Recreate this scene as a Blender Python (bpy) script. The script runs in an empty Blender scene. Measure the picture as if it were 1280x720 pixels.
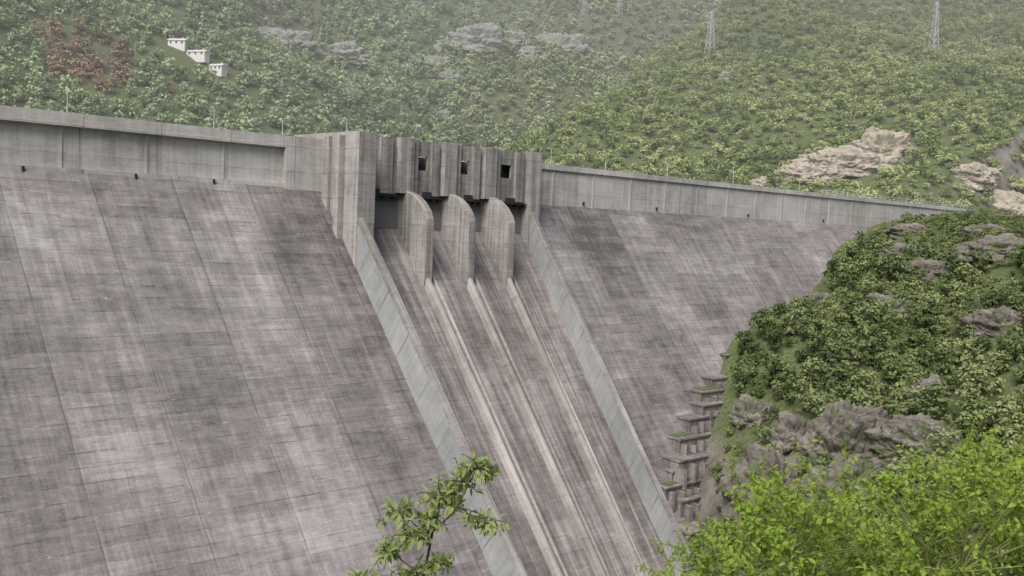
import bpy, math, random
import numpy as np
from mathutils import Vector, Matrix, noise as mnoise
random.seed(7); rng=np.random.default_rng(7)
D=bpy.data; SC=bpy.context.scene
def link(o,parent=None):
    SC.collection.objects.link(o)
    if parent is not None: o.parent=parent
    return o
def empty(name,loc=(0,0,0)):
    e=D.objects.new(name,None); e.location=loc; e.empty_display_size=1; return link(e)

# ------------------------------------------------------------ materials
class NT:
    def __init__(s,name):
        s.m=D.materials.new(name); s.m.use_nodes=True; s.t=s.m.node_tree
        s.t.nodes.clear(); s.out=s.n('ShaderNodeOutputMaterial')
    def n(s,typ,**kw):
        nd=s.t.nodes.new(typ)
        for k,v in kw.items(): setattr(nd,k,v)
        return nd
    def put(s,sock,v):
        if isinstance(v,bpy.types.NodeSocket): s.t.links.new(v,sock)
        elif v is not None: sock.default_value=v
    def math(s,op,a,b=None,clamp=False):
        nd=s.n('ShaderNodeMath',operation=op); nd.use_clamp=clamp
        s.put(nd.inputs[0],a); 
        if b is not None: s.put(nd.inputs[1],b)
        return nd.outputs[0]
    def comb(s,x,y,z=0.0):
        nd=s.n('ShaderNodeCombineXYZ'); s.put(nd.inputs[0],x); s.put(nd.inputs[1],y); s.put(nd.inputs[2],z); return nd.outputs[0]
    def noise(s,vec,scale,detail=4,rough=.55):
        nd=s.n('ShaderNodeTexNoise'); s.put(nd.inputs['Vector'],vec)
        nd.inputs['Scale'].default_value=scale; nd.inputs['Detail'].default_value=detail; nd.inputs['Roughness'].default_value=rough
        return nd.outputs['Fac']
    def rng(s,v,a,b,c=0.,d=1.):
        nd=s.n('ShaderNodeMapRange'); nd.interpolation_type='SMOOTHSTEP'
        s.put(nd.inputs[0],v)
        for i,x in enumerate((a,b,c,d)): nd.inputs[i+1].default_value=x
        return nd.outputs[0]
    def mix(s,f,a,b,mode='MIX'):
        nd=s.n('ShaderNodeMix',data_type='RGBA',blend_type=mode)
        s.put(nd.inputs[0],f); s.put(nd.inputs[6],a if not isinstance(a,tuple) else (*a,1)[:4]); s.put(nd.inputs[7],b if not isinstance(b,tuple) else (*b,1)[:4])
        return nd.outputs[2]
    def ramp(s,f,stops):
        nd=s.n('ShaderNodeValToRGB'); s.put(nd.inputs[0],f); e=nd.color_ramp.elements
        while len(e)<len(stops): e.new(.5)
        for i,(p,c) in enumerate(stops): e[i].position=p; e[i].color=(*c,1)
        return nd.outputs[0]
    def bsdf(s,col,rough=.9,bump=None,bs=.3,bd=.1,metal=0,spec=.1):
        b=s.n('ShaderNodeBsdfPrincipled'); s.put(b.inputs['Base Color'],col if not isinstance(col,tuple) else (*col,1)[:4])
        s.put(b.inputs['Roughness'],rough); b.inputs['Metallic'].default_value=metal; b.inputs['Specular IOR Level'].default_value=spec
        if bump is not None:
            bn=s.n('ShaderNodeBump'); bn.inputs['Strength'].default_value=bs; bn.inputs['Distance'].default_value=bd
            s.put(bn.inputs['Height'],bump); s.t.links.new(bn.outputs[0],b.inputs['Normal'])
        s.t.links.new(b.outputs[0],s.out.inputs[0]); return s.m

def concrete(name,dark,base,light,lift=2.0,joint=12.0,panel=.35,streak=.5,horiz=.4,line=.35,attr=False,white=.5,jstr=.5,drips=.45):
    t=NT(name); uv=t.n('ShaderNodeUVMap').outputs[0]; sp=t.n('ShaderNodeSeparateXYZ'); t.put(sp.inputs[0],uv); u,v=sp.outputs[0],sp.outputs[1]
    M=t.math
    uj=M('DIVIDE',u,joint); vj=M('DIVIDE',v,lift)
    wn=t.n('ShaderNodeTexWhiteNoise',noise_dimensions='2D'); t.put(wn.inputs['Vector'],t.comb(M('FLOOR',uj),7.0))
    wn2=t.n('ShaderNodeTexWhiteNoise',noise_dimensions='2D'); t.put(wn2.inputs['Vector'],t.comb(M('FLOOR',uj),M('FLOOR',vj)))
    big=t.noise(t.comb(u,v),.04,5,.6)
    med=t.noise(t.comb(u,M('MULTIPLY',v,1.2)),.25,8,.75)
    st=t.noise(t.comb(M('MULTIPLY',u,.9),M('MULTIPLY',v,.03)),1.0,8,.7)
    hz=t.noise(t.comb(M('MULTIPLY',u,.14),M('MULTIPLY',v,1.3)),1.0,7,.75)
    fine=t.noise(t.comb(u,v),3.0,6,.75)
    def c(x,a): return M('MULTIPLY',M('SUBTRACT',x,.5),a)
    tone=M('ADD',.5,c(wn.outputs[0],panel*.6))
    for x,a in ((wn2.outputs[0],panel*.7),(big,1.4),(med,1.15),(st,streak*1.7),(hz,horiz*1.7),(fine,.8)): tone=M('ADD',tone,c(x,a))
    if attr:
        at=t.n('ShaderNodeAttribute',attribute_name='stain'); tone=M('SUBTRACT',tone,at.outputs['Fac'])
    col=t.ramp(tone,[(.0,dark),(.5,base),(.98,light)])
    drip=t.rng(t.noise(t.comb(M('MULTIPLY',u,1.6),M('MULTIPLY',v,.07)),1.0,6,.65),.58,.74)
    col=t.mix(M('MULTIPLY',drip,drips),col,dark)
    wob=M('MULTIPLY',t.noise(t.comb(u,v),.4,3),.12)
    fr=M('FRACT',M('ADD',vj,wob)); d=M('ABSOLUTE',M('SUBTRACT',fr,.5)); ln=t.rng(d,.44,.49)
    mask=t.rng(t.noise(t.comb(M('MULTIPLY',u,.16),M('MULTIPLY',v,.45)),1.0,5,.75),.43,.64)
    col=t.mix(M('MULTIPLY',M('MULTIPLY',ln,mask),line),col,tuple(x*.5 for x in dark))
    mask2=t.rng(t.noise(t.comb(M('ADD',M('MULTIPLY',u,.22),40.),M('MULTIPLY',v,.6)),1.0,5,.75),.55,.70)
    ln2=t.rng(d,.36,.5); ragged=t.rng(t.noise(t.comb(u,M('MULTIPLY',v,.6)),1.6,5,.8),.42,.6)
    col=t.mix(M('MULTIPLY',M('MULTIPLY',M('MULTIPLY',ln2,mask2),ragged),white),col,tuple(min(1,x*1.25) for x in light))
    fu=M('FRACT',uj); du=M('ABSOLUTE',M('SUBTRACT',fu,.5)); jn=t.rng(du,.5-.16/joint*1.2,.5-.03/joint)
    jm=t.rng(t.noise(t.comb(u,M('MULTIPLY',v,.15)),1.0,3),.35,.65,.1,1.0)
    col=t.mix(M('MULTIPLY',M('MULTIPLY',jn,jm),jstr),col,tuple(x*.6 for x in dark))
    h=M('SUBTRACT',M('ADD',M('MULTIPLY',fine,.5),M('MULTIPLY',hz,.5)),M('ADD',M('MULTIPLY',ln,.25),M('MULTIPLY',jn,.5)))
    return t.bsdf(col,.95,h,.4,.2)

MF=concrete('dam_face_concrete',(.092,.084,.084),(.218,.204,.204),(.385,.37,.37),2.2,13.0,.24,.6,.5,.65,True,.9,.5)
MC=concrete('chute_concrete',(.085,.076,.073),(.19,.176,.17),(.35,.33,.32),3.0,60.0,.1,1.3,.4,.3,False,.7,.1)
MB=concrete('crest_wall_concrete',(.25,.235,.217),(.45,.432,.413),(.60,.58,.56),4.5,12.0,.2,.7,.3,.25,False,.5,.6,.4)
MT=concrete('tower_concrete',(.16,.15,.142),(.31,.297,.284),(.46,.445,.43),4.5,50.0,.2,1.0,.3,.3,False,.5,.1)
MW=concrete('spillway_wall_concrete',(.19,.20,.205),(.29,.305,.31),(.39,.40,.40),40.0,9.0,.18,.7,.3,.1,False,.3,.8,.3)
MP=concrete('pier_concrete',(.12,.11,.104),(.26,.247,.236),(.42,.405,.39),3.0,50.0,.15,1.3,.3,.3,False,.5,.1)
t=NT('dark_steel'); MD=t.bsdf((.035,.035,.04),.6)
t=NT('gate_steel'); MG=t.bsdf(t.mix(t.noise(None,1.5,5),(.12,.12,.12),(.22,.21,.20)),.8)
t=NT('galvanised_steel'); MS=t.bsdf((.5,.52,.53),.6)
t=NT('asphalt'); MA=t.bsdf(t.mix(t.noise(None,3,5),(.04,.04,.04),(.07,.07,.07)),.9)

def foliage(name,cols,trans=.2,scale=.4,rnd=.38):
    t=NT(name); oi=t.n('ShaderNodeObjectInfo'); g=t.n('ShaderNodeNewGeometry')
    nz=t.noise(g.outputs['Position'],scale,3,.6); big=t.noise(g.outputs['Position'],.02,4,.6)
    f=t.math('ADD',t.math('MULTIPLY',oi.outputs['Random'],rnd),t.math('MULTIPLY',nz,.5)); f=t.math('ADD',f,t.math('MULTIPLY',t.math('SUBTRACT',big,.44),1.2))
    col=t.ramp(f,[(.15,cols[0]),(.5,cols[1]),(.85,cols[2])])
    d=t.n('ShaderNodeBsdfDiffuse'); t.put(d.inputs[0],col)
    if trans<=0: t.t.links.new(d.outputs[0],t.out.inputs[0]); return t.m
    tr=t.n('ShaderNodeBsdfTranslucent'); t.put(tr.inputs[0],col)
    mx=t.n('ShaderNodeMixShader'); mx.inputs[0].default_value=trans
    t.t.links.new(d.outputs[0],mx.inputs[1]); t.t.links.new(tr.outputs[0],mx.inputs[2]); t.t.links.new(mx.outputs[0],t.out.inputs[0]); return t.m
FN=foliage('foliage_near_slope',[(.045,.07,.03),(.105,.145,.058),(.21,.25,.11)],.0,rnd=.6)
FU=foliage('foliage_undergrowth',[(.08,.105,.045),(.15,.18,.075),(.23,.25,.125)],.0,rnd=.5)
FR=foliage('foliage_right_hill',[(.12,.165,.07),(.25,.32,.13),(.41,.46,.22)],.0,scale=.2,rnd=.5)  # right, mid and far hills: haze put into the paler leaf colours
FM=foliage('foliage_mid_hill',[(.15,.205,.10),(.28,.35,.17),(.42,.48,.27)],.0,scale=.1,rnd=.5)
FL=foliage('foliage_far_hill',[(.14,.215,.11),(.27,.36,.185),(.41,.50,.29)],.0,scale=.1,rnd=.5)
FD=foliage('foliage_rusty',[(.24,.19,.12),(.36,.26,.18),(.40,.33,.22)],.0,scale=.1)
FB=foliage('foliage_bright_shrub',[(.20,.30,.05),(.42,.54,.11),(.64,.72,.26)],.42,4,0)
FS=foliage('foliage_sapling',[(.24,.32,.11),(.42,.47,.21),(.66,.58,.44)],.4,14,0)
FW=foliage('foliage_pale_blossom',[(.25,.30,.16),(.42,.45,.28),(.62,.62,.48)],.0,scale=.3)
t=NT('bark'); BK=t.bsdf(t.mix(t.noise(None,4,4),(.06,.045,.035),(.14,.11,.085)),.9)
def rockmat(name,a,b,c,vg=.75,vc=(.11,.145,.06)):
    t=NT(name); g=t.n('ShaderNodeNewGeometry'); sp=t.n('ShaderNodeSeparateXYZ'); t.put(sp.inputs[0],g.outputs['Position'])
    p=t.comb(sp.outputs[0],sp.outputs[1],t.math('MULTIPLY',sp.outputs[2],2.5))
    n1=t.noise(p,.15,8,.7); n2=t.noise(g.outputs['Position'],.9,8,.75)
    f=t.math('ADD',t.math('MULTIPLY',n1,.6),t.math('MULTIPLY',n2,.4))
    col=t.ramp(f,[(.36,a),(.5,b),(.64,c)])
    veg=t.rng(t.noise(g.outputs['Position'],.25,5,.7),.52,.6); col=t.mix(t.math('MULTIPLY',veg,vg),col,vc)
    return t.bsdf(col,.95,n2,.9,.8)
RN=rockmat('rock_grey',(.085,.078,.068),(.185,.17,.15),(.32,.30,.27),.8)
RB=rockmat('rock_beige',(.24,.205,.17),(.40,.355,.305),(.56,.51,.45),.7,(.17,.21,.09))
RF=rockmat('rock_far',(.18,.18,.17),(.30,.30,.285),(.43,.425,.41),.75,(.20,.26,.13))

# ------------------------------------------------------------ mesh builder
class MBld:
    def __init__(s): s.v=[];s.f=[];s.uv=[]
    def add(s,vs,fs,uvs):
        o=len(s.v); s.v+=[tuple(x) for x in vs]
        for f in fs:
            s.f.append([o+i for i in f]); s.uv+= [uvs[i] for i in f]
    def obj(s,name,mat,parent=None,bevel=0,smooth=False):
        me=D.meshes.new(name); me.from_pydata(s.v,[],s.f)
        l=me.uv_layers.new(name='UVMap'); l.data.foreach_set('uv',np.array(s.uv,dtype='f').ravel())
        me.materials.append(mat); o=D.objects.new(name,me); link(o,parent)
        if bevel:
            w=o.modifiers.new('w','WELD'); w.merge_threshold=.001
            b=o.modifiers.new('b','BEVEL'); b.width=bevel; b.segments=2; b.limit_method='ANGLE'
        return o
# ------------------------------------------------------------ dam frame (s along crest, o downstream offset, z)
P0=(-78.5,133.0); TX,TY=.772,.636
def sst(a,b,x): 
    x=min(1,max(0,(x-a)/(b-a))); return x*x*(3-2*x)
def phi(s):
    if s<54: return math.radians(48.5)
    if s<102: return math.radians(48.5-9.5*(s-54)/48)
    return math.radians(39.0)
def mm(s): return .79
def pt(s,o,z):
    a=phi(s); return (P0[0]+TX*s+math.sin(a)*o, P0[1]+TY*s-math.cos(a)*o, z)
def prism(b,s0,s1,prof,nseg=1):
    n=len(prof)
    ss=[s0+(s1-s0)*i/nseg for i in range(nseg+1)]
    for k in range(nseg):
        for i in range(n):
            j=(i+1)%n; (o1,z1),(o2,z2)=prof[i],prof[j]
            vs=[pt(ss[k],o1,z1),pt(ss[k+1],o1,z1),pt(ss[k+1],o2,z2),pt(ss[k],o2,z2)]
            vert=abs(z2-z1)>1e-3
            uv=[(ss[k],z1 if vert else o1),(ss[k+1],z1 if vert else o1),(ss[k+1],z2 if vert else o2),(ss[k],z2 if vert else o2)]
            b.add(vs,[[0,1,2,3]],uv)
    for s,rev in ((s0,False),(s1,True)):
        vs=[pt(s,o,z) for o,z in prof]; uv=[(o+s*.37,z) for o,z in prof]
        idx=list(range(n)); b.add(vs,[idx[::-1] if rev else idx],uv)
def dbox(b,s0,s1,o0,o1,z0,z1,nseg=1): prism(b,s0,s1,[(o0,z0),(o0,z1),(o1,z1),(o1,z0)],nseg)

dam=empty('concrete_dam')
REC=2.4
def face(name,s0,s1,mat,ds=3.0,K=115,dk=3.0,rec=0):
    ns=max(1,int((s1-s0)/ds)); nk=int(K/dk); V=[];F=[];U=[];S=[]
    for j in range(nk+1):
        k=K*j/nk
        for i in range(ns+1):
            s=s0+(s1-s0)*i/ns; V.append(pt(s,mm(s)*k,6-k-rec)); U.append((s,-k*1.28))
            st=.15*math.exp(-k/18)
            if s<56: st+=.18*sst(38,39.5,s)-.12*sst(15,80,k)*(1-sst(36,40,s))
            else: st+=-.05*sst(150,200,s)+.05*(1-sst(120,150,s))+.03
            S.append(st)
    for j in range(nk):
        for i in range(ns):
            a=j*(ns+1)+i; F.append((a,a+ns+1,a+ns+2,a+1))
    me=D.meshes.new(name); me.from_pydata(V,[],F); l=me.uv_layers.new(name='UVMap')
    l.data.foreach_set('uv',np.array([U[i] for f in F for i in f],dtype='f').ravel())
    at=me.attributes.new('stain','FLOAT','POINT'); at.data.foreach_set('value',S)
    me.materials.append(mat); return link(D.objects.new(name,me),dam)
face('downstream_face_left',-110,54.2,MF,1.5)
face('spillway_chute',54.2,101.5,MC,rec=REC)
face('downstream_face_right',101.5,332,MF)
b=MBld(); dbox(b,-110,332,-9,-1.2,-100,13.6,8); b.obj('dam_body',MB,dam)
b=MBld(); dbox(b,-110,332,-8,-1.5,13.6,13.65,8); b.obj('crest_road',MA,dam)
b=MBld()
dbox(b,-110,46.3,-1.2,-.7,5.5,13.0,6)
dbox(b,-110,46.3,-1.2,.5,12.9,15.0,6)
dbox(b,-110,46.3,-.7,.25,5.6,6.35,6)
dbox(b,46.3,53.6,-1.2,.55,4.6,15.05)
s=-108
while s<46: dbox(b,s,s+.4,-.7,-.5,6.35,12.9); s+=13
b.obj('crest_wall_left',MB,dam)
b=MBld(); dbox(b,-110,53,-8.6,-8,13.6,14.8,4); dbox(b,104,332,-8.6,-8,13.6,14.8,4); b.obj('upstream_parapet',MB,dam)
b=MBld()
dbox(b,104.2,332,-1.2,.3,5.2,13.7,10)
dbox(b,104.2,332,-1.2,.75,13.7,14.95,10)
s=112
while s<330: dbox(b,s,s+.45,.3,.5,5.3,13.7); s+=13
b.obj('crest_wall_right',MB,dam)
b=MBld()
for s in (-14,3.5,20,33): dbox(b,s,s+.3,.25,.6,5.2,6.2)
for s in (122,148,187,226): dbox(b,s,s+.4,.3,.7,6.2,6.9)
b.obj('drain_spouts',MD,dam)
b=MBld()
prism(b,53.6,57.4,[(-9,-2),(-9,16.2),(11.4,16.2),(11.4,-14),(2,-9)])
dbox(b,52.9,53.6,1.6,3.4,-4,15.6)
dbox(b,52.4,53.6,6.0,7.4,-9,15.6)
b.obj('abutment_tower',MT,dam,.08)
cent=[69.2,79.7,90.2]
b=MBld(); 
for c in cent:
    prism(b,c-.9,c+.9,[(-9,0),(-9,16.6),(6,16.6),(6,6.2),(8.2,5.5),(10.2,4.2),(11.8,2.5),(12.5,1.0),(12.6,-.5),(12.6,-11),(12.0,-14.5),(0,-3)])
    dbox(b,c-2.2,c-.9,2.6,6.0,5.8,16.5); dbox(b,c+.9,c+2.3,2.6,5.4,5.8,16.5)
    dbox(b,c-1.05,c-.9,9.2,9.9,-9,3.6)
prism(b,100.4,103.6,[(-9,0),(-9,16.6),(6.2,16.6),(6.2,-8),(0,0)])
b.obj('spillway_piers',MP,dam,.05)
edges=[57.4,cent[0]-2.2,cent[0]+2.3,cent[1]-2.2,cent[1]+2.3,cent[2]-2.2,cent[2]+2.3,100.4]
b=MBld(); g=MBld(); dk=MBld()
for i in range(0,8,2):
    a,e=edges[i],edges[i+1]; w=e-a
    o0,o1=3.9,4.5; x0=a+w*.12; x1=x0+w*.36; T=16.4
    dbox(b,a,x0,o0,o1,5.6,T); dbox(b,x1,e,o0,o1,5.6,T); dbox(b,x0,x1,o0,o1,5.6,10.6); dbox(b,x0,x1,o0,o1,13.4,T)
    dbox(b,x1+w*.10,x1+w*.38,o1,o1+.7,5.6,T-.1)
    dbox(b,a,e,-9,3.9,14.2,14.7); dbox(b,a,e,-9,-8.5,14.7,16.2)
    dbox(dk,a,e,-2.0,-1.6,3,12.5)  # dark sheet behind the openings, stands in for shade of the room inside
    dbox(dk,x0+.25,x0+.5,2.6,3.0,10.4,13.6); dbox(dk,x0,x1,3.0,3.2,11.4,11.55); dbox(dk,x0+w*.16,x0+w*.3,1.8,3.0,10.4,12.2)
    dbox(dk,a+.2,e-.2,4.5,5.6,5.1,5.35)
    for q in (.1,.35,.65,.9): dbox(dk,a+w*q-.1,a+w*q+.1,4.5,5.4,4.5,5.1)
    dbox(dk,a+w*.3,a+w*.55,4.55,5.5,5.35,6.4)
    prism(g,a-1.3,e+1.3,[(2.6,5.5),(3.4,4.0),(3.8,2.0),(3.8,-1),(2.8,-1),(2.8,2),(2.0,4)])
b.obj('gate_house_panels',MP,dam); g.obj('radial_gates',MG,dam); dk.obj('hoist_platforms_dark_backing',MD,dam)
def swall(name,s0,s1,h,k0,k1=114,low=3.6):
    b=MBld(); n=40
    for sA,fl in ((s0,0),(s1,1)):
        for i in range(n):
            ka=k0+(k1-k0)*i/n; kb=k0+(k1-k0)*(i+1)/n; m=mm(sA); L=math.hypot(1,m); no,nz=1/L*h,m/L*h
            P=[(m*ka-.5,6-ka-low),(m*kb-.5,6-kb-low),(m*kb+no,6-kb+nz),(m*ka+no,6-ka+nz)]
            vs=[pt(sA,*p) for p in P]; uv=[(ka*1.28,-low),(kb*1.28,-low),(kb*1.28,h),(ka*1.28,h)]
            b.add(vs,[[0,1,2,3] if not fl else [3,2,1,0]],uv)
    b.obj(name+'_sides',MW,dam)
    b=MBld()
    for i in range(n):
        ka=k0+(k1-k0)*i/n; kb=k0+(k1-k0)*(i+1)/n
        def q(s,k,hh): m=mm(s);L=math.hypot(1,m); return pt(s,m*k+hh/L,6-k+hh*m/L)
        vs=[q(s0-.12,ka,h),q(s1+.12,ka,h),q(s1+.12,kb,h),q(s0-.12,kb,h),q(s0-.12,ka,h+.4),q(s1+.12,ka,h+.4),q(s1+.12,kb,h+.4),q(s0-.12,kb,h+.4)]
        uv=[(s0,-ka),(s1,-ka),(s1,-kb),(s0,-kb)]*2
        b.add(vs,[[0,3,2,1],[4,5,6,7],[0,4,7,3],[1,2,6,5]]+([[0,1,5,4]] if i==0 else []),uv)
    b.obj(name+'_coping',MP,dam)
swall('chute_wall_left',53.75,55.1,5.2,2.0)
swall('chute_wall_right',100.9,102.0,3.0,-1.0)
DV=concrete('divider_concrete',(.17,.157,.148),(.31,.292,.28),(.44,.42,.405),6,60,.1,1.2,.3,.2,False,.4,.1)
b=MBld()
def ridge(s,w,h,k0,k1=114):
    n=30
    for i in range(n):
        ka=k0+(k1-k0)*i/n; kb=k0+(k1-k0)*(i+1)/n
        sec=[(-w,-.2),(-w*.8,h*.8),(-w*.4,h),(w*.4,h),(w*.8,h*.8),(w,-.2)]
        def q(ds,hh,k): m=mm(s);L=math.hypot(1,m); return pt(s+ds,m*k+hh/L,6-REC-k+hh*m/L)
        for j in range(5):
            vs=[q(*sec[j],ka),q(*sec[j+1],ka),q(*sec[j+1],kb),q(*sec[j],kb)]
            b.add(vs,[[0,3,2,1]],[(s+sec[j][0],-ka),(s+sec[j+1][0],-ka),(s+sec[j+1][0],-kb),(s+sec[j][0],-kb)])
for c in cent: ridge(c,.75,1.3,12)
for c in (71.5,82.0,92.4): ridge(c,.35,.5,8)
b.obj('chute_dividers',DV,dam)
bd=[(268,0),(254,2.2),(211,17),(185,24),(159,30),(134,38),(118,45),(109,52),(105.5,60),(104.0,70),(103.0,82)]
MK=.79
b=MBld(); gtop=MBld(); k=1.5; ks=[]
while k<80:
    for (s1,k1),(s2,k2) in zip(bd,bd[1:]):
        if k1<=k<=k2: s=s1+(s2-s1)*(k-k1)/(k2-k1)
    ks.append((s,k)); k+=random.choice((2.2,3.0,4.0))
for s,k in ks:
    low=k>36
    o=MK*k; z=6-k; w=random.uniform(8,10) if low else random.uniform(7,10); d=random.uniform(1.4,4.6); sx=s-(random.uniform(-.5,2.8) if low else random.uniform(2,5))
    if low: sx=max(sx,103.4)
    dbox(b,sx,s+w,o-3,o+d,z-(9 if low else 6),z)
    dbox(b,sx-.2,s+w+.2,o-3,o+d+.3,z,z+.35)
    q=sx+random.uniform(0,1)
    while q<s+w: dbox(b,q,q+.7,o+d,o+d+1.5,z-random.uniform(3.5,6),z-random.uniform(.5,1.2)); q+=random.uniform(2.0,3.2)
    if random.random()<.4: dbox(gtop,sx+random.uniform(.5,3),s+w,o-1,o+d-random.uniform(.3,1.4),z+.35,z+.5)
b.obj('abutment_steps',MC,dam)
t=NT('grass'); GR=t.bsdf(t.mix(t.noise(None,2,5),(.07,.095,.04),(.14,.16,.08)),1)
gtop.obj('ledge_grass',GR,dam)

# ------------------------------------------------------------ terrain
def vn(x,y,sd):
    xi=np.floor(x); yi=np.floor(y); fx=x-xi; fy=y-yi; fx=fx*fx*(3-2*fx); fy=fy*fy*(3-2*fy)
    def h(i,j):
        a=np.sin(i*127.1+j*311.7+sd*74.7)*43758.5453; return a-np.floor(a)
    return (h(xi,yi)*(1-fx)+h(xi+1,yi)*fx)*(1-fy)+(h(xi,yi+1)*(1-fx)+h(xi+1,yi+1)*fx)*fy
def fbm(x,y,sc,o=5,sd=1):
    r=0;a=1;t=0
    for i in range(o): r=r+a*vn(x/sc+i*13.7,y/sc-i*7.3,sd+i); t+=a; a*=.5; sc*=.5
    return r/t-.5
def smin(a,b,k):
    h=np.clip(.5+.5*(b-a)/k,0,1); return b*(1-h)+a*h-k*h*(1-h)
def smax(a,b,k): return -smin(-a,-b,k)
def S(a,b,x): x=np.clip((x-a)/(b-a),0,1); return x*x*(3-2*x)
def near(X,Y):
    z=-49+.55*(X-35)+.12*(Y-170)
    z=np.where(X<41,z-1.7*(41-X),z)
    z+=6*np.exp(-((X-54)**2+(Y-207)**2)/(2*16**2)) -5*np.exp(-((X-93)**2+(Y-257)**2)/(2*16**2))-4*np.exp(-((X-119)**2+(Y-290)**2)/(2*18**2))
    z=z+fbm(X,Y,45,5,3)*14*S(0,25,X-30)
    cap=4+.05*(Y-230)+.03*(X-130)+fbm(X,Y,30,3,9)*3
    z=smin(z,cap,8)
    z=np.maximum(z,-100+fbm(X,Y,40,3,5)*6)
    z=np.maximum(z,-100+.9*(-112-X))
    c=-1.75-.6*np.maximum(Y,0)+.4*np.maximum(-Y,0)-.35*np.maximum(-X,0)+.1*np.maximum(X,0)+fbm(X,Y,6,3,8)*.5*S(1,6,np.hypot(X,Y))
    return smax(z,np.minimum(c,90),3)
def parts(X,Y):
    R=10+.42*(Y-345)+.1*(X-190); R=smin(R,40+.72*X,14)
    Mh=.5*(Y-530); Mh=smin(Mh,75+1.4*(X+116),22)
    L=.5*(Y-430)+.35*(-X-200)
    return R,Mh,L
def farz(X,Y):
    R,Mh,L=parts(X,Y)
    z=smax(smax(R,Mh,6),L,10)
    z=z+fbm(X,Y,150,6,21)*np.clip(z,0,160)*.55+fbm(X,Y,40,4,31)*10
    z=smin(z,np.full_like(z,640.)+fbm(X,Y,300,4,2)*160,60)
    return np.maximum(z,-22)
def H(X,Y):
    X=np.asarray(X,float);Y=np.asarray(Y,float)
    q=.636*X-.772*Y+152.6; w=S(-34,-6,q)
    return farz(X,Y)*(1-w)+near(X,Y)*w
def axis(c0,c1,st,lo,hi,g=1.045):
    a=list(np.arange(c0,c1+.1,st)); d=st; x=a[-1]
    while x<hi: d*=g; x+=d; a.append(x)
    d=st; x=a[0]; pre=[]
    while x>lo: d*=g; x-=d; pre.append(x)
    return np.array(pre[::-1]+a)
xs=axis(-80,240,3,-2500,2500); ys=axis(0,460,3,-700,3200)
XX,YY=np.meshgrid(xs,ys); ZZ=H(XX,YY)
nx,ny=len(xs),len(ys)
V=np.stack([XX.ravel(),YY.ravel(),ZZ.ravel()],1)
ii=np.arange(nx*ny).reshape(ny,nx); F=np.stack([ii[:-1,:-1],ii[:-1,1:],ii[1:,1:],ii[1:,:-1]],-1).reshape(-1,4)
me=D.meshes.new('hillside_terrain'); me.from_pydata(V.tolist(),[],F.tolist()); me.polygons.foreach_set('use_smooth',[True]*len(F))
t=NT('hillside_ground'); g=t.n('ShaderNodeNewGeometry'); sp=t.n('ShaderNodeSeparateXYZ'); t.put(sp.inputs[0],g.outputs['Normal'])
n1=t.noise(g.outputs['Position'],.12,7,.7); n2=t.noise(g.outputs['Position'],1.2,6,.7)
gc=t.ramp(n2,[(.35,(.065,.09,.04)),(.6,(.13,.155,.07))]); rc=t.ramp(n1,[(.35,(.10,.092,.078)),(.65,(.28,.26,.23))])
sl=t.math('ADD',sp.outputs[2],t.math('MULTIPLY',t.math('SUBTRACT',n1,.5),.9)); rk=t.rng(sl,.64,.76,1.,0.)
me.materials.append(t.bsdf(t.mix(rk,gc,rc),.95,n2,.8,.5))
link(D.objects.new('hillside_terrain',me))
b=MBld(); b.add([(-900,140,9),(-95,142,9),(190,360,9),(600,900,9),(-900,900,9)],[[0,1,2,3,4]],[(0,0)]*5)
t=NT('reservoir_water'); b.obj('reservoir_water',t.bsdf((.03,.06,.05),.08,t.noise(None,.6,4),.1,.1,spec=.5))

# ------------------------------------------------------------ tree meshes
def crown(name,n,leaf,sd,mat):
    r=np.random.default_rng(sd); nc=16
    cc=[]
    for i in range(nc):
        a=r.uniform(0,6.28); zz=r.uniform(.25,.88); rad=.37*math.sqrt(max(.05,1-((zz-.5)/.5)**2))*r.uniform(.35,1)
        cc.append((rad*math.cos(a),rad*math.sin(a),zz,r.uniform(.10,.19)))
    cc=np.array(cc); ci=r.integers(0,nc,n); d=r.normal(size=(n,3)); d/=np.linalg.norm(d,axis=1)[:,None]
    d[:,2]=np.where(r.random(n)<.6,np.abs(d[:,2]),d[:,2])
    P=cc[ci,:3]+d*(cc[ci,3]*r.uniform(.6,1.12,n))[:,None]*np.array([1,1,.8])
    N=d+r.normal(size=(n,3))*.5; N/=np.linalg.norm(N,axis=1)[:,None]
    A=np.cross(N,r.normal(size=(n,3))); A/=np.linalg.norm(A,axis=1)[:,None]; B=np.cross(N,A)
    sz=(leaf*r.uniform(.6,1.3,n))[:,None]
    q=np.stack([P-A*sz*.6,P-B*sz*.35,P+A*sz*.6,P+B*sz*.4],1).reshape(-1,3)
    V=q.tolist(); F=[[4*i,4*i+1,4*i+2,4*i+3] for i in range(n)]; mi=[0]*n
    def tube(p0,p1,r0,r1):
        o=len(V); p0=Vector(p0);p1=Vector(p1); ax=(p1-p0).normalized(); u=ax.orthogonal().normalized(); w=ax.cross(u)
        for p,rr in ((p0,r0),(p1,r1)):
            for k in range(5): a=k*1.2566; V.append(tuple(p+(u*math.cos(a)+w*math.sin(a))*rr))
        for k in range(5): F.append([o+k,o+(k+1)%5,o+5+(k+1)%5,o+5+k]); mi.append(1)
    tube((0,0,-.1),(.01,0,.4),.028,.018)
    for c in cc[:6]: tube((.01,0,.22+r.uniform(0,.15)),tuple(c[:3]),.012,.005)
    me=D.meshes.new(name); me.from_pydata(V,[],F); me.materials.append(mat); me.materials.append(BK); me.polygons.foreach_set('material_index',mi); return me
seedc=[0]
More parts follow.
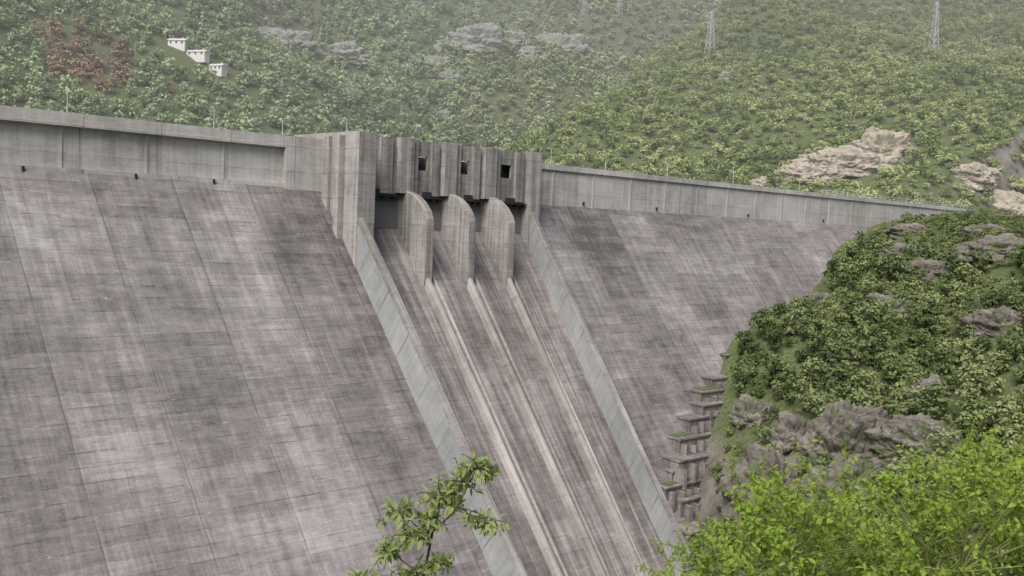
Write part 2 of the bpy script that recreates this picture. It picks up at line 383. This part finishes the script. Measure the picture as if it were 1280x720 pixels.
def scatter(name,X,Y,sizes,mat,n,leaf,variants=3,sink=.12):
    seedc[0]+=31
    Z=H(X,Y); N=len(X); var=rng.integers(0,variants,N)
    for v in range(variants):
        idx=np.where(var==v)[0]; 
        if len(idx)==0: continue
        V=[];F=[]
        for c,i in enumerate(idx):
            a=rng.uniform(0,6.28); L=sizes[i]; ca,sa=math.cos(a)*L*.7071,math.sin(a)*L*.7071; z=Z[i]-L*sink
            V+=[(X[i]+ca,Y[i]+sa,z),(X[i]-sa,Y[i]+ca,z),(X[i]-ca,Y[i]-sa,z),(X[i]+sa,Y[i]-ca,z)]; F.append([4*c,4*c+1,4*c+2,4*c+3])
        me=D.meshes.new(name); me.from_pydata(V,[],F); o=link(D.objects.new(name,me))
        o.instance_type='FACES'; o.use_instance_faces_scale=True; o.show_instancer_for_render=False; o.show_instancer_for_viewport=False
        link(D.objects.new('tree_crown',crown('tree_crown',n,leaf,v*17+seedc[0],mat)),o)
# (x,y,rx,ry,rz,mat,sink)
rocks=[(60,152,8,6,9,RN,.2),(69,146,7,5,6,RN,.2),(85,198,6,4,5,RN,.2),(114,207,10,5,4.5,RN,.2),(79,228,6,4,4,RN,.2),(95,170,6,4,5,RN,.2),(46,152,6,6,9,RN,.2),(52,140,7,5,8,RN,.2),(104,232,7,4,3.5,RN,.3),(118,262,7,4,3,RN,.3),(54,162,5,4,6,RN,.2),(76,158,5,4,5,RN,.2),(100,212,6,4,4,RN,.2),(126,235,8,4,3,RN,.3),(50,176,4,4,5,RN,.3)]
rocks+=[(150,410,24,14,10,RB,.3),(172,420,16,11,13,RB,.3),(130,400,13,9,7,RB,.35),(222,395,17,11,10,RB,.3),(112,395,8,6,4,RB,.35),(247,405,16,10,10,RB,.3),(205,400,10,8,7,RB,.3)]
rocks+=[(37,876,32,22,26,RF,.5),(-41,846,38,22,24,RF,.5),(-12,858,24,16,16,RF,.5),(62,893,16,14,15,RF,.5),(-205,760,32,20,20,RF,.5),(-154,774,22,14,13,RF,.5),(130,560,7,7,4,RF,.4),(230,900,22,16,12,RF,.5),(-75,800,16,12,15,RF,.5),(-60,700,9,9,8,RF,.5),(-30,930,20,10,14,RF,.4),(-62,765,10,9,9,RF,.5),(10,820,14,10,9,RF,.5)]
rm=[]
for sd in range(4):
    bpy.ops.mesh.primitive_ico_sphere_add(subdivisions=6 if sd<2 else 5,radius=1); o=bpy.context.object; m0=o.data
    for v in m0.vertices:
        p=v.co.copy(); w_=Vector((sd*9.1,3,5)); q=Vector((p.x*1.4,p.y*1.4,p.z*1.4))+w_
        r_=mnoise.voronoi(q*1.6)[0]; r2=mnoise.voronoi(q*4.2)[0]
        f=.95+.30*mnoise.noise(q)+.30*(r_[1]-r_[0])+.14*(r2[1]-r2[0])+.05*mnoise.noise(q*9)+.05*math.sin(p.z*16+3*mnoise.noise(q))
        v.co=p*f
    rm.append(m0); D.objects.remove(o)
for i,(x,y,rx,ry,rz,mt,sk_) in enumerate(rocks):
    m0=rm[i%4].copy(); m0.materials.clear(); m0.materials.append(mt)
    o=link(D.objects.new('rock_outcrop',m0)); o.location=(x,y,float(H(x,y))-rz*sk_*.6); o.scale=(rx,ry,rz); o.rotation_euler=(.25,0,random.uniform(-.5,.5))
def clear(X,Y,f=.72,keep=.10):
    k=np.ones(len(X),bool)
    for x,y,rx,ry,rz,_,_2 in rocks: k&=((X-x)/(rx*f))**2+((Y-(y-ry*.5))/(ry*1.2*f))**2>1
    return k|(rng.random(len(X))<keep)
def jit(x0,x1,y0,y1,st):
    gx,gy=np.meshgrid(np.arange(x0,x1,st),np.arange(y0,y1,st)); gx=gx.ravel()+rng.uniform(-.5,.5,gx.size)*st; gy=gy.ravel()+rng.uniform(-.5,.5,gy.size)*st
    return gx,gy
X,Y=jit(30,260,85,345,4.0); q=.636*X-.772*Y+152.6; Z=H(X,Y)
ok=(q>.8*(6-Z)+6.5)&(q>3)&clear(X,Y,.95,.06)&(fbm(X,Y,22,3,77)>-.16); X,Y,Z=X[ok],Y[ok],Z[ok]
sz=rng.uniform(2.6,9.0,len(X))*np.where(Z>-3,.5,1.)*np.where(X<47,.5,1)
scatter('hillside_trees',X,Y,sz,FN,600,.078,5)
X,Y=jit(34,220,100,340,2.8); q=.636*X-.772*Y+152.6; Z=H(X,Y); ok=(q>.8*(6-Z)+4.5)&(q>2)&(rng.random(len(X))<.45)&clear(X,Y,.8,.15); scatter('hillside_shrubs',X[ok],Y[ok],rng.uniform(1.2,3.2,ok.sum()),FU,160,.15,2)
X,Y=jit(-120,800,290,1060,6.0); R,Mh,L=parts(X,Y); q=.636*X-.772*Y+152.6
ok=(q<-14)&(farz(X,Y)>7)&(R>=np.maximum(Mh,L)-3)&clear(X,Y)&(X/Y<.75); X,Y=X[ok],Y[ok]
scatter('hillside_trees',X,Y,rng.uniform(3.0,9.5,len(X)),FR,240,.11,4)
X,Y=jit(20,150,318,372,5); q=.636*X-.772*Y+152.6; ok=(q<-14)&(H(X,Y)>4)&(fbm(X,Y,16,2,50)>-.03); scatter('blossoming_bushes',X[ok],Y[ok],rng.uniform(4,7,ok.sum()),FW,200,.12,2)
X,Y=jit(-180,980,540,1600,9.0); R,Mh,L=parts(X,Y)
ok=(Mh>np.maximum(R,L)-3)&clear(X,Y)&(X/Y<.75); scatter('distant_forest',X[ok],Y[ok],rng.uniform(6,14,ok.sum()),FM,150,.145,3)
X,Y=jit(-900,300,230,1450,9.0); Z=farz(X,Y); R,Mh,L=parts(X,Y); q=.636*X-.772*Y+152.6
ok=(L>=np.maximum(R,Mh)-3)&(Z>8)&(q<-14)&clear(X,Y)&(X/Y>-.8)&~((X>-246)&(X<-196)&(Y>588)&(Y<606))
X,Y=X[ok],Y[ok]; rd=(((X+268)/42)**2+((Y-550)/26)**2+fbm(X,Y,18,3,4)*4+rng.uniform(-.6,.6,len(X))<.8)
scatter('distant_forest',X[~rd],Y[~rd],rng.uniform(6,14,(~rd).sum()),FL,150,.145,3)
scatter('rusty_trees',X[rd],Y[rd],rng.uniform(8,13,rd.sum()),FD,150,.145,1)

# ------------------------------------------------------------ houses, pylons, lamps
def simple_box(name,c,d,mat,parent):
    x,y,z=c; a,b_,e=d[0]/2,d[1]/2,d[2]/2
    V=[(x+i*a,y+j*b_,z+k*e) for i in (-1,1) for j in (-1,1) for k in (-1,1)]
    me=D.meshes.new(name); me.from_pydata(V,[],[[0,1,3,2],[4,6,7,5],[0,4,5,1],[2,3,7,6],[0,2,6,4],[1,5,7,3]]); me.materials.append(mat); return link(D.objects.new(name,me),parent)
t=NT('white_render'); WH=t.bsdf((.72,.71,.68),.8)
t=NT('roof_grey'); RG=t.bsdf((.6,.6,.6),.6)
t=NT('window_glass'); WG=t.bsdf((.03,.04,.05),.1,spec=.5)
def house(x,y,w,d,h,rot,roof):
    e=empty('white_house',(x,y,float(H(x,y))+.8)); e.rotation_euler=(0,0,rot)
    simple_box('walls',(0,0,h/2-2),(w,d,h+4),WH,e)
    me=D.meshes.new('roof'); a,c=w/2+.5,d/2+.5; me.from_pydata([(-a,-c,h),(a,-c,h),(a,c,h),(-a,c,h),(-a,0,h+1.8),(a,0,h+1.8)],[],[[0,1,5,4],[2,3,4,5],[0,4,3],[1,2,5],[0,3,2,1]]); me.materials.append(roof); link(D.objects.new('roof',me),e)
    for i in range(3): simple_box('window',(-w/2+w*(i+.5)/3,-d/2-.03,1.9),(1.2,.1,1.3),WG,e)
    simple_box('chimney',(w*.25,.8,h+2),(.7,.7,1.6),WH,e)
house(-234,608,12,6,3.2,-.1,RG); house(-219,604,14,6,3.0,-.25,RG); house(-204,600,10,6,3.2,-.3,RG)
def strut(V,F,p0,p1,r):
    o=len(V); p0=Vector(p0);p1=Vector(p1); ax=(p1-p0).normalized(); u=ax.orthogonal().normalized(); w=ax.cross(u)
    for p in (p0,p1):
        for k in range(4): a=k*1.5708+.785; V.append(tuple(p+(u*math.cos(a)+w*math.sin(a))*r))
    for k in range(4): F.append([o+k,o+(k+1)%4,o+4+(k+1)%4,o+4+k])
def pylon(x,y,h):
    V=[];F=[]; r=.2
    def w(z): return 2.3*(1-z/h)+.6
    lv=[0,.15,.28,.4,.5,.6,.7,.78,.86,.94,1]
    cs=[[(sx*w(l*h),sy*w(l*h),l*h) for sx,sy in ((-1,-1),(1,-1),(1,1),(-1,1))] for l in lv]
    for A,B in zip(cs,cs[1:]):
        for k in range(4):
            strut(V,F,A[k],B[k],r); strut(V,F,A[k],B[(k+1)%4],r*.6); strut(V,F,A[(k+1)%4],B[k],r*.6); strut(V,F,B[k],B[(k+1)%4],r*.6)
    for l,L in ((.72,6),(.82,5),(.92,4)):
        for sx in (-1,1):
            strut(V,F,(0,-.6,l*h),(sx*L,0,l*h+.3),r*.8); strut(V,F,(0,.6,l*h),(sx*L,0,l*h+.3),r*.8); strut(V,F,(0,0,l*h+2),(sx*L,0,l*h+.3),r*.7); strut(V,F,(sx*L,0,l*h),(sx*L,0,l*h-1.8),.12)
    me=D.meshes.new('lattice'); me.from_pydata(V,[],F); me.materials.append(MS)
    o=link(D.objects.new('transmission_tower',me)); o.location=(x,y,float(H(x,y))-1); o.rotation_euler=(0,0,.5)
for a in ((298,650,40),(137,655,34),(66,985,32),(104,985,32),(225,900,34)): pylon(*a)
def lamp(s,o,h):
    V=[];F=[]; n=8
    for i,(z,r) in enumerate(((0,.16),(.25,.15),(.3,.09),(h,.05))):
        for k in range(n): V.append((r*math.cos(k*.7854),r*math.sin(k*.7854),z))
    for i in range(3):
        for k in range(n): F.append([i*n+k,i*n+(k+1)%n,(i+1)*n+(k+1)%n,(i+1)*n+k])
    strut(V,F,(0,0,h-.05),(-.45,.5,h+.25),.04); strut(V,F,(-.4,.45,h+.23),(-.75,.85,h+.3),.11)
    me=D.meshes.new('street_lamp'); me.from_pydata(V,[],F); me.materials.append(MS); ob=link(D.objects.new('street_lamp',me)); ob.location=pt(s,o,13.65)
for s,h in ((10.5,5.2),(34,5.0),(46.8,4.2),(60,6.0),(113,5),(131,5),(154,5),(182,5),(215,5),(250,5),(290,5)): lamp(s,-1.6,h)
V=[];F=[]
s=226
while s<330: strut(V,F,pt(s,-.5,14.9),pt(s,-.5,16.1),.06); s+=3
for z in (15.5,16.1): strut(V,F,pt(226,-.5,z),pt(330,-.5,z),.06)
me=D.meshes.new('crest_railing'); me.from_pydata(V,[],F); me.materials.append(MS); link(D.objects.new('crest_railing',me),dam)

# ------------------------------------------------------------ foreground shrub and sapling
def leafgeo(V,F,p,d,L,W,up):
    d=d.normalized(); side=d.cross(up); 
    if side.length<1e-3: side=d.orthogonal()
    side.normalize(); nn=side.cross(d); o=len(V)
    V+= [tuple(p),tuple(p+d*L*.35+side*W*.5+nn*W*.15),tuple(p+d*L*.7+side*W*.38+nn*W*.08-nn*L*.05),tuple(p+d*L-nn*L*.15),
         tuple(p+d*L*.7-side*W*.38+nn*W*.08-nn*L*.05),tuple(p+d*L*.35-side*W*.5+nn*W*.15),tuple(p+d*L*.4)]
    F+= [[o,o+1,o+6],[o+6,o+1,o+2],[o+6,o+2,o+3],[o+6,o+3,o+4],[o+6,o+4,o+5],[o,o+6,o+5]]
def rv(s=1.): return Vector((random.gauss(0,s),random.gauss(0,s),random.gauss(0,s)))
def shoot(LV,LF,BV,BF,p,d,length,nl,L,W,droop=.1,sr=.006):
    p=p.copy(); d=d.normalized(); seg=6; cur=[p.copy()]
    for i in range(seg): d=(d+rv(.12)+Vector((0,0,-droop*.3))).normalized(); p=p+d*(length/seg); cur.append(p.copy())
    for i in range(seg): strut(BV,BF,cur[i],cur[i+1],sr*(1-i/seg)+.0015)
    for k in range(nl):
        f=.1+.9*k/nl; i=min(seg-1,int(f*seg)); pp=cur[i].lerp(cur[i+1],f*seg-i); ax=(cur[i+1]-cur[i]).normalized()
        a=k*2.4+random.uniform(-.4,.4); u=ax.orthogonal().normalized(); w=ax.cross(u); out=u*math.cos(a)+w*math.sin(a)
        dd=out+ax*.4+Vector((0,0,-.15))+rv(.25); sc=random.uniform(.65,1.2)*(1-.3*f)
        leafgeo(LV,LF,pp,dd,L*sc,W*sc,Vector((0,0,1))+rv(.35))
def mk(name,LV,LF,BV,BF,mat,bk):
    e=empty(name)
    me=D.meshes.new('leaves'); me.from_pydata(LV,[],LF); me.materials.append(mat); link(D.objects.new('leaves',me),e)
    me=D.meshes.new('stems'); me.from_pydata(BV,[],BF); me.materials.append(bk); link(D.objects.new('stems',me),e)
zt=[(1.9,-3.6),(2.2,-3.25),(2.5,-2.8),(2.9,-2.5),(3.25,-2.3),(3.6,-2.8),(4.0,-2.9),(4.3,-2.5),(4.7,-2.4),(5.1,-1.95),(5.5,-2.1),(5.8,-1.9),(6.5,-1.9),(8,-1.9)]
LV,LF,BV,BF=[],[],[],[]
t=NT('green_stem'); GS=t.bsdf((.18,.20,.07),.8)
roots=[Vector((2.8,9.2,-8)),Vector((4.2,9.4,-8)),Vector((5.6,9.2,-8)),Vector((6.9,9.6,-8))]
hubs=[]
for r in roots:
    r.z=float(H(r.x,r.y))-.1
    for k in range(9):
        x=r.x+random.uniform(-1,1); y=r.y+random.uniform(-1.2,1.2); z=np.interp(x,[a for a,_ in zt],[c for _,c in zt])-random.uniform(.5,1.4)
        h=Vector((x,y,z)); mid=r.lerp(h,.5)+rv(.15); strut(BV,BF,r,mid,.045); strut(BV,BF,mid,h,.025); hubs.append(h)
for i in range(1850):
    x=random.uniform(1.95,8); y=random.uniform(7.9,11); top=np.interp(x,[a for a,_ in zt],[c for _,c in zt])*(y/9.0)**.9
    clump=.75*mnoise.noise(Vector((x*2.1,y*2.1,0)))
    dep=random.random()**1.5*1.9; p=Vector((x,y,top-.38-dep+clump))
    if i%4==0:
        h=min(hubs,key=lambda q:(q-p).length); strut(BV,BF,h,p,.007)
    shoot(LV,LF,BV,BF,p,Vector((random.gauss(0,.5),random.gauss(-.2,.4),.9)),random.uniform(.2,.6),15,.092,.05,.15,.004)
mk('leafy_shrub',LV,LF,BV,BF,FB,GS)
LV,LF,BV,BF=[],[],[],[]
g0=Vector((-.5,5,float(H(-.5,5))-.05)); j0=Vector((-.44,5,-2.05)); j1=Vector((-.40,5.0,-1.78)); tip=Vector((-.15,4.95,-1.36))
strut(BV,BF,g0,j0,.012); strut(BV,BF,j0,j1,.008)
def limb(a,c,r):
    mid=a.lerp(c,.5)+rv(.02); strut(BV,BF,a,mid,r); strut(BV,BF,mid,c,r*.7)
ends=[(tip,j1,12),(Vector((-.60,4.95,-1.62)),j1,9),(Vector((-.36,5.0,-1.54)),j1,9),(Vector((-.09,4.9,-1.64)),j1.lerp(tip,.4),8),(Vector((-.68,5.05,-1.90)),j0,8),(Vector((-.34,4.95,-1.92)),j0,7),(Vector((-.80,5,-2.06)),j0-Vector((0,0,.15)),7),(Vector((-.24,5.05,-1.46)),j1.lerp(tip,.6),9),(Vector((-.5,4.9,-1.75)),j1,8),(Vector((-.48,4.95,-2.0)),j0,8),(Vector((-.42,4.95,-1.66)),j1,8),(Vector((-.58,4.95,-2.08)),j0,7),(Vector((-.25,4.95,-1.60)),j1.lerp(tip,.3),6)]
for e,a,n in ends:
    limb(a,e,.005)
    for k in range(n):
        d=Vector((random.gauss(0,.9),random.gauss(0,.5),random.gauss(.35,.4)))
        shoot(LV,LF,BV,BF,e-Vector((0,0,.03)),d,random.uniform(.06,.16),8,.08,.032,.4,.003)
mk('sapling',LV,LF,BV,BF,FS,BK)

# ------------------------------------------------------------ atmospheric haze (real scattering volume filling the reservoir valley)
me=D.meshes.new('valley_haze')
V=[(x,y,z) for x in (-2400,2400) for y in (255,3100) for z in (-130,700)]
me.from_pydata(V,[],[[0,1,3,2],[4,6,7,5],[0,4,5,1],[2,3,7,6],[0,2,6,4],[1,5,7,3]])
m=D.materials.new('haze'); m.use_nodes=True; nt=m.node_tree; nt.nodes.clear(); o_=nt.nodes.new('ShaderNodeOutputMaterial'); vs=nt.nodes.new('ShaderNodeVolumeScatter')
vs.inputs['Color'].default_value=(.99,.99,1,1); vs.inputs['Density'].default_value=.00046; vs.inputs['Anisotropy'].default_value=0.0
nt.links.new(vs.outputs[0],o_.inputs['Volume']); me.materials.append(m); link(D.objects.new('valley_haze',me))

# ------------------------------------------------------------ light, world, camera
w=D.worlds.new('World'); SC.world=w; w.use_nodes=True; nt=w.node_tree; bg=nt.nodes['Background']
sk=nt.nodes.new('ShaderNodeTexSky'); sk.sky_type='NISHITA'; sk.sun_disc=False; sk.sun_elevation=math.radians(50); sk.sun_rotation=math.radians(205); sk.dust_density=4; sk.air_density=.8; sk.ozone_density=.6
nt.links.new(sk.outputs[0],bg.inputs[0]); bg.inputs[1].default_value=.15
sl=D.lights.new('sun','SUN'); sl.energy=3.5; sl.angle=math.radians(40); sl.color=(1,.965,.92); so=link(D.objects.new('sun',sl))
az=math.radians(205); el=math.radians(50); dv=Vector((math.sin(az)*math.cos(el),math.cos(az)*math.cos(el),math.sin(el)))
so.rotation_euler=dv.to_track_quat('Z','Y').to_euler()
cd=D.cameras.new('camera'); cd.sensor_width=36; cd.lens=30.94; cd.clip_end=8000; cd.clip_start=.1
co=link(D.objects.new('camera',cd)); co.matrix_world=Matrix.Rotation(math.radians(90-3.9),4,'X')@Matrix.Rotation(math.radians(2.5),4,'Z')
SC.camera=co
SC.view_settings.view_transform='Standard'; SC.view_settings.look='None'; SC.view_settings.exposure=0
